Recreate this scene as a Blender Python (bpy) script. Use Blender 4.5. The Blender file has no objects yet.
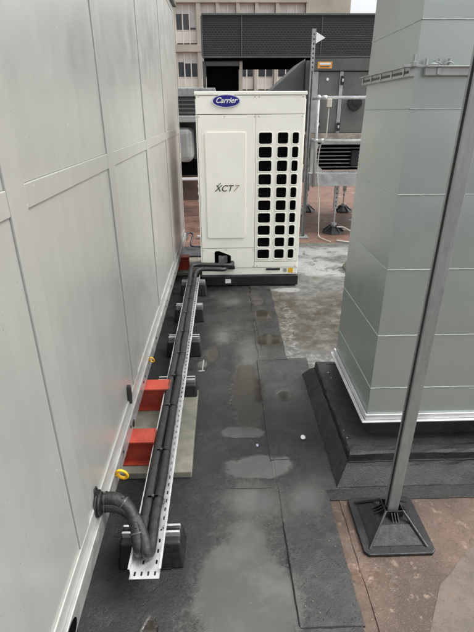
import bpy, bmesh, math, random
from mathutils import Vector, Matrix
random.seed(7)
R = math.radians
scene = bpy.context.scene
C = scene.collection

# ------------------------------------------------------------------ materials
def hexc(r, g, b): return (r, g, b, 1.0)

class NT:
    """small helper around a material's node tree"""
    def __init__(s, name):
        s.m = bpy.data.materials.new(name); s.m.use_nodes = True
        s.t = s.m.node_tree; s.b = s.t.nodes['Principled BSDF']
    def n(s, typ, **k):
        x = s.t.nodes.new(typ)
        for a, v in k.items(): setattr(x, a, v)
        return x
    def l(s, a, b): s.t.links.new(a, b)
    def setin(s, sock, v):
        if isinstance(v, bpy.types.NodeSocket): s.l(v, sock)
        else: sock.default_value = v
    def math(s, op, a, b=0.0, clamp=False):
        x = s.n('ShaderNodeMath', operation=op); x.use_clamp = clamp
        s.setin(x.inputs[0], a); s.setin(x.inputs[1], b); return x.outputs[0]
    def mix(s, f, a, b):
        x = s.n('ShaderNodeMix', data_type='RGBA'); s.setin(x.inputs[0], f)
        for sock, v in ((x.inputs[6], a), (x.inputs[7], b)): s.setin(sock, v)
        return x.outputs[2]
    def coord(s, kind='Object'):
        if kind == 'World':
            return s.n('ShaderNodeNewGeometry').outputs['Position']
        return s.n('ShaderNodeTexCoord').outputs[kind]
    def mapping(s, v, scale=(1, 1, 1), loc=(0, 0, 0), rot=(0, 0, 0)):
        x = s.n('ShaderNodeMapping'); s.l(v, x.inputs[0])
        x.inputs['Scale'].default_value = scale; x.inputs['Location'].default_value = loc
        x.inputs['Rotation'].default_value = rot; return x.outputs[0]
    def noise(s, v, scale, detail=4, rough=0.55, dist=0.0):
        x = s.n('ShaderNodeTexNoise'); s.l(v, x.inputs['Vector'])
        x.inputs['Scale'].default_value = scale; x.inputs['Detail'].default_value = detail
        x.inputs['Roughness'].default_value = rough; x.inputs['Distortion'].default_value = dist
        return x.outputs['Fac']
    def vor(s, v, scale, feature='F1', out='Distance', rnd=1.0):
        x = s.n('ShaderNodeTexVoronoi', feature=feature); s.l(v, x.inputs['Vector'])
        x.inputs['Scale'].default_value = scale; x.inputs['Randomness'].default_value = rnd
        return x.outputs[out]
    def step(s, v, a, b, lo=0.0, hi=1.0):
        x = s.n('ShaderNodeMapRange', interpolation_type='SMOOTHSTEP'); s.setin(x.inputs[0], v)
        x.inputs[1].default_value = a; x.inputs[2].default_value = b
        x.inputs[3].default_value = lo; x.inputs[4].default_value = hi; return x.outputs[0]
    def bump(s, h, strength=0.3, dist=0.01, nrm=None):
        x = s.n('ShaderNodeBump'); s.l(h, x.inputs['Height'])
        x.inputs['Strength'].default_value = strength; x.inputs['Distance'].default_value = dist
        if nrm is not None: s.l(nrm, x.inputs['Normal'])
        return x.outputs[0]
    def out(s, **k):
        for a, v in k.items(): s.setin(s.b.inputs[a.replace('_', ' ')], v)
        return s.m

def simple(name, col, rough=0.5, metal=0.0, var=0.12, scale=12, bump=0.1, bd=0.002, spec=0.5, dirt=None, rv=0.12):
    n = NT(name); v = n.coord('World')
    a = n.noise(v, scale, 5, 0.6)
    c2 = tuple(min(1, x*(1+var)) for x in col[:3]) + (1,); c1 = tuple(x*(1-var) for x in col[:3]) + (1,)
    c = n.mix(n.step(a, .3, .7), c1, c2)
    if dirt:
        d = n.step(n.noise(n.mapping(v, (1, 1, .35)), scale*.45, 6, .65), .52, .74, 0, dirt[1])
        c = n.mix(d, c, dirt[0])
    rr = n.step(n.noise(v, scale*1.7, 4), .3, .7, max(.02, rough-rv), min(1, rough+rv))
    h = n.noise(v, scale*6, 5, .6)
    return n.out(Base_Color=c, Roughness=rr, Metallic=metal, Specular_IOR_Level=spec, Normal=n.bump(h, bump, bd))

def panel_mat(name, col, rough, metal, coat=0.3, specks=True, wav=0.05, tint=None, streak_amt=1.0):
    """coated sheet metal: slight waviness, faint run-down streaks, dried rain spots"""
    n = NT(name); v = n.coord('World')
    streak = n.noise(n.mapping(v, (5, 9, .35)), 2.2, 5, .6)
    cloud = n.noise(v, .9, 4, .5)
    c = n.mix(n.step(streak, .3, .75), tuple(x*(1-.07*streak_amt) for x in col)+(1,), tuple(x*(1+.05*streak_amt) for x in col)+(1,))
    c = n.mix(n.step(cloud, .4, .7, 0, .10), c, tuple(x*.82 for x in (tint or col))+(1,))
    fine = n.noise(v, 240, 3, .7)
    h = n.math('MULTIPLY', n.noise(v, 2.1, 2, .4), wav*10)
    h = n.math('ADD', h, n.math('MULTIPLY', fine, .003))
    rr = n.step(n.noise(v, 6, 5, .6), .3, .75, rough-.04, rough+.08)
    if specks:
        d = n.vor(v, 21); keep = n.step(n.noise(v, 5.5, 2), .53, .60)
        size = n.step(n.noise(v, 33, 1), .3, .7, .02, .095)
        dot = n.math('MULTIPLY', n.math('LESS_THAN', d, size), keep)
        c = n.mix(n.math('MULTIPLY', dot, .55), c, (.75, .76, .74, 1))
        drop = n.math('MULTIPLY', n.step(n.vor(v, 47), .05, .16, 1, 0), n.step(n.noise(v, 3, 2), .5, .6))
        h = n.math('ADD', h, n.math('MULTIPLY', drop, .05))
        rr = n.math('SUBTRACT', rr, n.math('MULTIPLY', drop, .15))
    return n.out(Base_Color=c, Roughness=rr, Metallic=metal, Coat_Weight=coat, Coat_Roughness=.32, Normal=n.bump(h, .35, .004))

M = {}
M['panel'] = panel_mat('grey_coated_panel', (.425, .43, .405), .345, .45, .3, True, .02, streak_amt=.6)
M['frame'] = panel_mat('grey_frame_profile', (.395, .398, .375), .38, .4, .1, True, .02, streak_amt=.6)
M['rail'] = simple('base_rail_metal', (.46, .46, .45), .38, .7, .12, 9, .1)
M['duct'] = panel_mat('grey_duct_sheet', (.385, .435, .41), .36, .55, .6, False, .03, streak_amt=.3)
M['duct_face'] = M['duct']
M['sealant'] = simple('duct_seam_sealant', (.40, .44, .415), .5, .1, .15, 30)
M['trim'] = simple('zinc_trim', (.64, .65, .65), .38, .6, .12, 9, .02, dirt=((.4, .4, .39, 1), .5))
M['galv'] = simple('galvanised_steel', (.46, .47, .47), .42, .7, .14, 9, .03, dirt=((.3, .3, .3, 1), .5))
M['galv_dull'] = simple('weathered_galvanised_steel', (.33, .345, .34), .55, .5, .2, 14, .15, dirt=((.2, .2, .19, 1), .6))
M['galv_bright'] = simple('bright_galvanised_steel', (.66, .67, .67), .34, .75, .08, 12, .02)
M['red'] = simple('red_oxide_paint', (.35, .045, .025), .34, 0, .22, 12, .3, dirt=((.09, .028, .02, 1), .85))
M['block'] = simple('recycled_rubber_black', (.009, .0095, .011), .5, 0, .3, 30, .4, .003, dirt=((.04, .04, .038, 1), .5))
M['concrete'] = simple('damp_concrete', (.19, .19, .15), .6, 0, .2, 14, .5, .004, dirt=((.09, .095, .07, 1), .7))
M['slate'] = simple('wet_dark_slab', (.07, .075, .08), .3, 0, .2, 8, .2)
M['cream'] = simple('cream_powder_coat', (.91, .90, .82), .34, 0, .025, 3, .03, .001, rv=.05, dirt=((.66, .65, .58, 1), .35))
M['black'] = simple('black_plastic', (.012, .012, .014), .45, 0, .2, 30, .1)
M['void'] = simple('dark_interior', (.004, .004, .005), .9, 0, .2, 30, .1, spec=0)
M['fin'] = simple('coil_fins', (.012, .013, .016), .4, .5, .3, 60, .2)
M['label'] = simple('white_label', (.8, .8, .8), .5, 0, .02)
M['yellow'] = simple('yellow_plastic', (.75, .42, .01), .4, 0, .1)
M['badge'] = simple('navy_enamel', (.018, .016, .22), .25, 0, .05, 20, .02)
M['badge_rim'] = simple('silver_rim', (.7, .72, .8), .3, .4, .05)
M['ink'] = simple('dark_lettering', (.05, .045, .04), .5, 0, .05)
M['gold'] = simple('copper_lettering', (.50, .34, .24), .4, .2, .05)
M['tie'] = simple('grey_cable_tie', (.045, .045, .045), .4, 0, .1)
M['ahu'] = simple('weathered_grey_green_paint', (.115, .125, .115), .5, .1, .15, 3, .1, dirt=((.06, .065, .06, 1), .6))
M['ahu_band'] = simple('dark_grey_top_band', (.085, .092, .085), .5, .1, .15, 3, .1, dirt=((.04, .045, .04, 1), .6))
M['alu'] = simple('dull_aluminium', (.40, .42, .41), .42, .4, .12, 9, .1, dirt=((.25, .25, .25, 1), .5))
M['orange'] = simple('orange_warning_label', (.62, .30, .07), .5, 0, .08, 60)
M['rust'] = simple('rust_stained_metal', (.30, .26, .22), .6, .3, .4, 8, .3, dirt=((.12, .06, .035, 1), .9))
M['bconc'] = simple('pale_concrete_facade', (.41, .39, .34), .8, 0, .12, .5, .2, .02, dirt=((.27, .245, .205, 1), .8))
M['bwhite'] = simple('painted_spandrel', (.62, .60, .55), .6, 0, .08, .8, .1, dirt=((.45, .4, .33, 1), .6))
M['wframe'] = simple('window_frame_white', (.74, .73, .69), .5, 0, .05, 1)
M['blind'] = simple('pale_roller_blind', (.55, .56, .54), .45, 0, .15, .7, .02)
M['glass'] = simple('dark_window_glass', (.045, .05, .055), .08, 0, .3, .6, .01)
M['wallpink'] = simple('stained_render', (.16, .115, .10), .7, 0, .3, 3, .3)
M['cable'] = simple('cream_conduit', (.48, .46, .40), .5, 0, .1)

def foam_mat():
    n = NT('black_pipe_insulation'); v = n.coord('World')
    a = n.noise(v, 35, 5, .6)
    c = n.mix(n.step(a, .3, .7), (.006, .006, .0065, 1), (.017, .017, .018, 1))
    sc = n.step(n.noise(n.mapping(v, (1, .25, 1)), 60, 3), .6, .68, 0, .5)
    c = n.mix(sc, c, (.03, .03, .03, 1))
    return n.out(Base_Color=c, Roughness=n.step(n.noise(v, 22, 4), .3, .7, .32, .55), Normal=n.bump(n.noise(v, 38, 6, .7), .8, .006))
M['foam'] = foam_mat()

def strut_mat():
    n = NT('streaky_galvanised_strut'); v = n.coord('Object')
    a = n.noise(n.mapping(v, (1, 1, .12)), 60, 5, .65)
    b = n.noise(v, 8, 5, .6)
    c = n.mix(n.step(a, .35, .7), (.27, .285, .28, 1), (.34, .355, .345, 1))
    c = n.mix(n.step(n.vor(v, 90, 'F1', 'Color'), .2, .8, 0, .35), c, (.33, .34, .335, 1))
    c = n.mix(n.step(b, .5, .75, 0, .6), c, (.20, .21, .205, 1))
    return n.out(Base_Color=c, Metallic=.5, Roughness=n.step(b, .3, .7, .36, .58), Normal=n.bump(b, .1, .001))
M['strut'] = strut_mat()

def mesh_mat():
    n = NT('black_expanded_mesh'); v = n.coord('World')
    m = n.mapping(v, (1, 1, 1), (0, 0, 0), (R(90), 0, 0))
    br = n.n('ShaderNodeTexBrick'); n.l(m, br.inputs['Vector']); br.offset = .5
    br.inputs['Scale'].default_value = 1; br.inputs['Brick Width'].default_value = .075; br.inputs['Row Height'].default_value = .042
    br.inputs['Mortar Size'].default_value = .011; br.inputs['Mortar Smooth'].default_value = .9
    k = br.outputs['Fac']
    st = n.noise(n.mapping(v, (1.6, 1, .5)), 1.5, 6, .65)
    c = n.mix(k, (.010, .012, .014, 1), (.028, .031, .034, 1))
    c = n.mix(n.step(st, .55, .78, 0, .6), c, (.085, .09, .095, 1))
    return n.out(Base_Color=c, Roughness=.6, Normal=n.bump(k, .5, .01))
M['mesh'] = mesh_mat()

def blobs(n, v, lst, warp=.10, wscale=4.0):
    """union of soft ellipses at real places on the roof; edges broken up by noise"""
    sep = n.n('ShaderNodeSeparateXYZ'); n.l(v, sep.inputs[0])
    nz = n.math('MULTIPLY', n.math('SUBTRACT', n.noise(v, wscale, 5, .62), .5), warp*10)
    acc = None
    for cx, cy, rx, ry, soft in lst:
        dx = n.math('DIVIDE', n.math('SUBTRACT', sep.outputs[0], cx), rx)
        dy = n.math('DIVIDE', n.math('SUBTRACT', sep.outputs[1], cy), ry)
        d = n.math('SQRT', n.math('ADD', n.math('MULTIPLY', dx, dx), n.math('MULTIPLY', dy, dy)))
        d = n.math('ADD', d, nz)
        k = n.step(d, 1-soft, 1+soft, 1, 0)
        acc = k if acc is None else n.math('MAXIMUM', acc, k)
    return acc

def felt_mat(name, base=.034, puddles=True, rmin=.30, rmax=.62, film_amt=1.0):
    n = NT(name); v = n.coord('World')
    grit = n.noise(v, 150, 4, .8); coarse = n.noise(v, 60, 6, .75)
    mid = n.noise(v, 11, 8, .75); big = n.noise(v, 1.9, 7, .65)
    c = n.mix(n.step(big, .36, .66), (base*.70, base*.72, base*.75, 1), (base*1.7, base*1.68, base*1.60, 1))
    c = n.mix(n.step(mid, .48, .64, 0, .5), c, (base*2.4, base*2.35, base*2.2, 1))
    c = n.mix(n.step(coarse, .55, .66, 0, .6), c, (base*.35, base*.36, base*.37, 1))
    c = n.mix(n.step(grit, .62, .72, 0, .55), c, (.12, .118, .105, 1))
    wet = n.step(n.noise(v, 2.6, 8, .7), .44, .58)
    rr = n.math('ADD', n.math('MULTIPLY', wet, rmax-rmin), rmin)
    h = n.math('ADD', n.math('MULTIPLY', grit, .9), n.math('MULTIPLY', coarse, 1.1))
    h = n.math('ADD', h, n.math('MULTIPLY', mid, .5))
    if puddles:
        # dark saturated felt round the standing water and shade painted along the tray, then thin grey silty film with painted sky sheen, then open water
        wet_shade = blobs(n, v, [(.13, 2.42, .17, .50, .5), (.15, 1.76, .30, .17, .5), (-.25, 1.05, .24, .5, .5), (.34, 3.4, .2, .5, .5), (-.30, 2.8, .22, 1.6, .5)], .14, 7)
        c = n.mix(n.math('MULTIPLY', wet_shade, .6), c, (base*.40, base*.40, base*.40, 1))
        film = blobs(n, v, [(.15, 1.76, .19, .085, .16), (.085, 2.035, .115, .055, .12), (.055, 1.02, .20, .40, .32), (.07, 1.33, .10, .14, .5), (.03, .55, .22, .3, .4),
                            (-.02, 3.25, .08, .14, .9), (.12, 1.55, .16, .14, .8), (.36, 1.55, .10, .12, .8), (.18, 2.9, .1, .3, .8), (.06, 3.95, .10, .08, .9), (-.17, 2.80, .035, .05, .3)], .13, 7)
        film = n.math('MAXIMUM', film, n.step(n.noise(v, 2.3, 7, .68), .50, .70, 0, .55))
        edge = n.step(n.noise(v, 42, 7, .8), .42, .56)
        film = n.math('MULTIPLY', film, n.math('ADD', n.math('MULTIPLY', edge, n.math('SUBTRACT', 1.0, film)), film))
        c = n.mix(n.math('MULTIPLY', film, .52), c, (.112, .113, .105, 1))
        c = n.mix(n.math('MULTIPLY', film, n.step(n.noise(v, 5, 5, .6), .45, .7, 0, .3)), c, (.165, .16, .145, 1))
        water = blobs(n, v, [(.13, 2.42, .105, .36, .10), (.34, 3.15, .12, .11, .2), (.32, 3.62, .10, .13, .3), (.37, 2.38, .05, .06, .2),
                             (-.28, .93, .035, .10, .12), (-.19, .90, .018, .07, .15), (-.10, 2.95, .05, .12, .3), (.30, 3.95, .08, .10, .3)], .10, 9)
        c = n.mix(n.math('MULTIPLY', water, .75), c, (.034, .031, .024, 1))
        drop = n.math('MULTIPLY', n.step(n.vor(v, 85), .12, .30, 1, 0), n.step(n.noise(v, 4.5, 4, .6), .46, .58))
        drop = n.math('MULTIPLY', drop, n.math('SUBTRACT', 1.0, film))
        rr = n.mix(drop, rr, (.05, .05, .05, 1)); h = n.math('ADD', h, n.math('MULTIPLY', drop, .8))
        rr = n.mix(film, rr, (.07, .07, .07, 1)); rr = n.mix(water, rr, (.02, .02, .02, 1))
        h = n.math('MULTIPLY', h, n.math('SUBTRACT', 1.02, n.math('MAXIMUM', n.math('MULTIPLY', film, .93), water)))
    return n.out(Base_Color=c, Roughness=rr, Normal=n.bump(h, .8, .004))
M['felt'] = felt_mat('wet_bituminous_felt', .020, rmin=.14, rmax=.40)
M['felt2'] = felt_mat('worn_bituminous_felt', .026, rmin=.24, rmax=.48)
M['kerb'] = felt_mat('torch_on_felt_upstand', .013, False, .18, .42)
M['bitumen'] = simple('bled_bitumen_seam', (.012, .012, .013), .25, 0, .3, 40, .3)

def red_mat(name='worn_red_mineral_felt', A=(.13, .068, .048, 1), B=(.205, .118, .086, 1)):
    n = NT(name); v = n.coord('World')
    grit = n.noise(v, 170, 4, .8); mid = n.noise(v, 11, 8, .75); big = n.noise(v, 3.4, 7, .7)
    c = n.mix(n.step(big, .35, .65), A, B)
    c = n.mix(n.step(mid, .50, .70, 0, .8), c, (.10, .082, .068, 1))
    c = n.mix(n.step(n.noise(v, 21, 6, .7), .56, .70, 0, .8), c, (.30, .21, .165, 1))
    c = n.mix(n.step(grit, .57, .70, 0, .7), c, (.33, .26, .21, 1))
    c = n.mix(n.step(n.noise(v, 60, 6, .8), .55, .63, 0, .75), c, (.050, .034, .027, 1))
    h = n.math('ADD', grit, n.math('MULTIPLY', mid, .5))
    water = n.step(n.noise(v, 2.7, 5, .6), .56, .66)
    rr = n.mix(water, n.step(mid, .3, .7, .35, .6), (.16, .16, .16, 1))
    return n.out(Base_Color=c, Roughness=rr, Normal=n.bump(n.math('MULTIPLY', h, n.math('SUBTRACT', 1.1, water)), .8, .004))
M['redfelt'] = red_mat()
M['brownfelt'] = red_mat('silted_brown_mineral_felt', (.060, .040, .029, 1), (.132, .084, .060, 1))
def pale_mat():
    n = NT('silt_covered_red_felt'); v = n.coord('World')
    grit = n.noise(v, 150, 5, .8); mid = n.noise(v, 9, 7, .7)
    c = n.mix(n.step(mid, .35, .65), (.082, .062, .048, 1), (.128, .100, .079, 1))
    c = n.mix(n.step(n.noise(v, 25, 6, .7), .56, .68, 0, .7), c, (.13, .085, .065, 1))
    c = n.mix(n.step(grit, .6, .72, 0, .5), c, (.30, .26, .225, 1))
    c = n.mix(n.step(n.noise(v, 55, 6, .8), .56, .64, 0, .7), c, (.055, .040, .032, 1))
    return n.out(Base_Color=c, Roughness=n.step(mid, .3, .7, .3, .55), Normal=n.bump(grit, .7, .003))
M['pale'] = pale_mat()
def stain_mat():
    n = NT('silted_wet_asphalt'); v = n.coord('World')
    grit = n.noise(v, 220, 3, .75); mid = n.noise(v, 11, 7, .72); big = n.noise(v, 2.4, 6, .65)
    c = n.mix(n.step(mid, .35, .65), (.070, .071, .064, 1), (.135, .135, .122, 1))
    br = n.math('MULTIPLY', blobs(n, v, [(.78, 3.42, .36, .50, .5), (1.15, 3.95, .4, .2, .5), (.55, 3.9, .15, .3, .5)], .2, 3), n.step(n.noise(v, 7, 7, .75), .32, .60))
    c = n.mix(n.math('MULTIPLY', br, .92), c, (.040, .030, .016, 1))
    wh = n.math('MAXIMUM',
        n.math('MULTIPLY', blobs(n, v, [(.95, 5.0, .34, .34, .3), (1.15, 5.6, .6, .22, .4), (.62, 4.25, .12, .06, .3), (1.35, 4.85, .2, .25, .4)], .22, 3.0), n.step(n.noise(v, 5, 5, .6, .8), .38, .47)),
        n.math('MULTIPLY', blobs(n, v, [(.62, 2.80, .24, .10, .5), (.50, 3.05, .06, .5, .5), (.56, 3.65, .03, .25, .5)], .2, 5), n.step(n.noise(v, 26, 6, .75), .50, .60, 0, .75)))
    c = n.mix(wh, c, (.24, .243, .24, 1))  # whitish patches: residue, with sky reflection painted into the colour
    c = n.mix(n.step(grit, .60, .72, 0, .4), c, (.28, .27, .25, 1))
    water = n.math('MULTIPLY', n.step(big, .50, .60), .8)
    rr = n.mix(water, n.step(mid, .3, .7, .28, .5), (.05, .05, .05, 1))
    hh = n.math('MULTIPLY', n.math('ADD', grit, mid), n.math('SUBTRACT', 1.05, water))
    return n.out(Base_Color=c, Roughness=rr, Normal=n.bump(hh, .7, .004))
M['stain'] = stain_mat()

# ------------------------------------------------------------------ mesh helpers
def tagp(o, label=None, cat=None, group=None, kind=None):
    for k, v in (('label', label), ('category', cat), ('group', group), ('kind', kind)):
        if v: o[k] = v
    return o
def thing(name, label, cat, loc, group=None):
    o = bpy.data.objects.new(name, None); o.empty_display_size = .1; C.objects.link(o)
    o.location = loc; tagp(o, label, cat, group); return o
def wloc(o):
    v = Vector(o.location)
    while o.parent: o = o.parent; v += o.location
    return v
def link(name, me, mat, parent=None, origin=None, bevel=0, smooth=False, seg=2):
    o = bpy.data.objects.new(name, me); C.objects.link(o)
    off = Vector(origin) if origin is not None else (wloc(parent) if parent else Vector((0, 0, 0)))
    me.transform(Matrix.Translation(-off))
    if parent: o.parent = parent
    elif origin is not None: o.location = origin
    me.materials.clear(); me.materials.append(M[mat])
    if smooth:
        for p in me.polygons: p.use_smooth = True
    if bevel:
        b = o.modifiers.new('bevel', 'BEVEL'); b.width = bevel; b.segments = seg; b.limit_method = 'ANGLE'; b.angle_limit = R(35)
        if not smooth: b.harden_normals = False
    return o
def obj(name, bm, mat, parent=None, origin=None, bevel=0, smooth=False, seg=2):
    bmesh.ops.recalc_face_normals(bm, faces=bm.faces)
    me = bpy.data.meshes.new(name); bm.to_mesh(me); bm.free()
    return link(name, me, mat, parent, origin, bevel, smooth, seg)
def box(bm, x0, x1, y0, y1, z0, z1):
    v = [bm.verts.new(p) for p in ((x0,y0,z0),(x1,y0,z0),(x1,y1,z0),(x0,y1,z0),(x0,y0,z1),(x1,y0,z1),(x1,y1,z1),(x0,y1,z1))]
    for f in ((0,3,2,1),(4,5,6,7),(0,1,5,4),(1,2,6,5),(2,3,7,6),(3,0,4,7)): bm.faces.new([v[i] for i in f])
def hexa(bm, pts):
    v = [bm.verts.new(p) for p in pts]
    for f in ((0,3,2,1),(4,5,6,7),(0,1,5,4),(1,2,6,5),(2,3,7,6),(3,0,4,7)): bm.faces.new([v[i] for i in f])
def nb(): return bmesh.new()
def bx(*a):
    bm = nb(); box(bm, *a); return bm
def prism(bm, poly, ax, a0, a1):
    """poly of 2-D points extruded along axis ax ('x': (y,z), 'y': (x,z), 'z': (x,y))"""
    def P(p, a): return {'x': (a, p[0], p[1]), 'y': (p[0], a, p[1]), 'z': (p[0], p[1], a)}[ax]
    A = [bm.verts.new(P(p, a0)) for p in poly]; B = [bm.verts.new(P(p, a1)) for p in poly]
    bm.faces.new(A); bm.faces.new(B[::-1])
    for i in range(len(poly)):
        j = (i+1) % len(poly); bm.faces.new((A[i], A[j], B[j], B[i]))
def cr(pts, k=8):
    """Catmull-Rom through points"""
    P = [Vector(p) for p in pts]; P = [P[0]*2-P[1]] + P + [P[-1]*2-P[-2]]; out = []
    for i in range(1, len(P)-2):
        a, b, c, d = P[i-1:i+3]
        for j in range(k):
            t = j/k
            out.append(.5*((2*b)+(c-a)*t+(2*a-5*b+4*c-d)*t*t+(3*b-a-3*c+d)*t**3))
    out.append(P[-2]); return out
def sweep(bm, pts, r, n=14, cap=True, flat=1.0):
    pts = [Vector(p) for p in pts]; rings = []
    t = (pts[1]-pts[0]).normalized(); u = t.orthogonal().normalized()
    for i, p in enumerate(pts):
        t2 = ((pts[min(i+1, len(pts)-1)]-pts[max(i-1, 0)])).normalized()
        q = t.rotation_difference(t2); u = (q @ u); u = (u - t2*u.dot(t2)).normalized(); t = t2
        w = t.cross(u); rr = r(i/(len(pts)-1)) if callable(r) else r
        rings.append([bm.verts.new(p+(u*math.cos(2*math.pi*k/n)+w*math.sin(2*math.pi*k/n)*flat)*rr) for k in range(n)])
    for a, b in zip(rings, rings[1:]):
        for k in range(n): bm.faces.new((a[k], a[(k+1) % n], b[(k+1) % n], b[k]))
    if cap: bm.faces.new(rings[0][::-1]); bm.faces.new(rings[-1])
def disc(bm, c, r, ax, t, n=24, ry=None):
    """short cylinder centred on c, axis ax, half thickness t"""
    ry = ry or r
    P = [(math.cos(2*math.pi*i/n)*r, math.sin(2*math.pi*i/n)*ry) for i in range(n)]
    if ax == 'x': prism(bm, [(c[1]+a, c[2]+b) for a, b in P], 'x', c[0]-t, c[0]+t)
    if ax == 'y': prism(bm, [(c[0]+a, c[2]+b) for a, b in P], 'y', c[1]-t, c[1]+t)
    if ax == 'z': prism(bm, [(c[0]+a, c[1]+b) for a, b in P], 'z', c[2]-t, c[2]+t)
def rrect(x0, x1, y0, y1, r, k=5):
    out = []
    for cx, cy, a in ((x1-r, y1-r, 0), (x0+r, y1-r, 90), (x0+r, y0+r, 180), (x1-r, y0+r, 270)):
        for i in range(k+1):
            t = R(a+90*i/k); out.append((cx+r*math.cos(t), cy+r*math.sin(t)))
    return out
def plate(loops, thick, to3d, bevel=0):
    """flat plate with holes: first loop is the outline, the rest are holes. thick along local +z"""
    cu = bpy.data.curves.new('t', 'CURVE'); cu.dimensions = '2D'; cu.fill_mode = 'BOTH'
    cu.extrude = thick/2; cu.bevel_depth = bevel; cu.bevel_resolution = 1
    if bevel: cu.offset = -bevel; cu.extrude = thick/2-bevel
    for lp in loops:
        s = cu.splines.new('POLY'); s.points.add(len(lp)-1); s.use_cyclic_u = True
        for p, q in zip(s.points, lp): p.co = (q[0], q[1], 0, 1)
    o = bpy.data.objects.new('t', cu); C.objects.link(o)
    bpy.context.view_layer.update()
    me = bpy.data.meshes.new_from_object(o.evaluated_get(bpy.context.evaluated_depsgraph_get()))
    bpy.data.objects.remove(o); bpy.data.curves.remove(cu)
    me.transform(to3d); return me
def XZ(y):   # local (x, y) -> world (x, z), local z -> -Y
    return Matrix(((1,0,0,0),(0,0,-1,y),(0,1,0,0),(0,0,0,1)))
def text_mesh(s, size, to3d, shear=0, offset=0, ext=.001, space=1.0):
    cu = bpy.data.curves.new('t', 'FONT'); cu.body = s; cu.size = size; cu.shear = shear; cu.offset = offset
    cu.extrude = ext; cu.align_x = 'CENTER'; cu.align_y = 'CENTER'; cu.space_character = space
    o = bpy.data.objects.new('t', cu); C.objects.link(o); bpy.context.view_layer.update()
    me = bpy.data.meshes.new_from_object(o.evaluated_get(bpy.context.evaluated_depsgraph_get()))
    bpy.data.objects.remove(o); bpy.data.curves.remove(cu); me.transform(to3d); return me
def dup(root, loc, label=None):
    def cp(o, par):
        c = o.copy(); C.objects.link(c)
        if par: c.parent = par
        for ch in list(o.children): cp(ch, c)
        return c
    r = cp(root, None); r.location = loc
    if label: r['label'] = label
    return r
def struct(name, bm, mat, **k):
    return tagp(obj(name, bm, mat, **k), kind='structure')
def wobble_sheet(x0, x1, y0, y1, z, t=.004, amp=.004, step=.06, skew=0.0):
    """felt sheet with slightly uneven cut edges; skew shifts x with y"""
    bm = nb(); P = []
    nx = max(2, int((x1-x0)/step)); ny = max(2, int((y1-y0)/step))
    nx = min(nx, 60); ny = min(ny, 80)
    rnd = lambda: random.uniform(-amp, amp)
    for i in range(nx): P.append((x0+(x1-x0)*i/nx, y0+rnd()))
    for i in range(ny): P.append((x1+rnd()+skew*(i/ny), y0+(y1-y0)*i/ny))
    for i in range(nx): P.append((x1+skew-(x1-x0)*i/nx, y1+rnd()))
    for i in range(ny): P.append((x0+rnd()+skew*(1-i/ny), y1-(y1-y0)*i/ny))
    prism(bm, P, 'z', z-t, z); return bm

# ------------------------------------------------------------------ roof surfaces
bm = nb(); bmesh.ops.create_grid(bm, x_segments=1, y_segments=1, size=150)
struct('roof_deck', bm, 'redfelt')
struct('silted_roof_area', wobble_sheet(.38, 5.0, 2.3, 6.03, .005, .004, .012), 'stain')
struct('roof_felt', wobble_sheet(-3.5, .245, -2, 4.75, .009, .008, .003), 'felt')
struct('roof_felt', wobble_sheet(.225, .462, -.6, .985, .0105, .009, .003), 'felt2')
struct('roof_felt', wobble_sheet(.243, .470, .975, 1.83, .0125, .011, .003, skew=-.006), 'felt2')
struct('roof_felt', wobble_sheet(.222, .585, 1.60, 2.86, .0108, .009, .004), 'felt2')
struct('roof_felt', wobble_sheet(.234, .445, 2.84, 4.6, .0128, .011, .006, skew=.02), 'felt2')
struct('roof_felt', wobble_sheet(.40, 3.6, 1.535, 1.72, .009, .008, .003), 'kerb')
struct('roof_felt', wobble_sheet(-14, 14, -16, -.55, .0025, .002, .004), 'kerb')
struct('red_felt_patch', wobble_sheet(.516, 3.4, -.5, 1.545, .005, .004, .004), 'brownfelt')
struct('red_felt_patch', wobble_sheet(.40, .513, -.5, 1.54, .003, .0025, .003), 'brownfelt')
bm = nb()
prism(bm, [(.80, 1.12)]+[(.80+i*.06+random.uniform(-.01, .01), 1.12+i*.045+random.uniform(-.012, .012)) for i in range(1, 8)]+[(3.2, 1.6), (3.2, .5), (.58, .5), (.69, .95)], 'z', .0052, .0062)
struct('silted_red_felt', bm, 'pale')
def seam(pts, w=.0035, z=.02):
    bm = nb(); last = None; P = []
    for (x0, y0), (x1, y1) in zip(pts, pts[1:]):
        k = max(2, int(math.hypot(x1-x0, y1-y0)/.03))
        for i in range(k):
            t = i/k; P.append((x0+(x1-x0)*t+random.uniform(-.0015, .0015), y0+(y1-y0)*t+random.uniform(-.0015, .0015)))
    P.append(pts[-1])
    sweep(bm, [(p[0], p[1], z) for p in P], lambda t: w*(.7+.5*abs(math.sin(t*41))), 6, True, .9)
    return struct('bitumen_seam', bm, 'bitumen')
seam([(.238, 1.42), (.243, .98)], .0026, .0128)
seam([(.247, .975), (.455, .975)], .0025, .0115)
seam([(.221, 1.80), (.221, 2.05), (.222, 2.84)], .0028, .0095)
seam([(.224, 1.81), (.46, 1.81)], .002, .0125)
seam([(.27, 3.0), (.253, 3.6), (.262, 4.35)], .002, .0128)
seam([(-.1, 1.62), (.0, 1.625), (.235, 1.62)], .0018, .0085)
seam([(-.2, 3.32), (.23, 3.33)], .0016, .0085)


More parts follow.
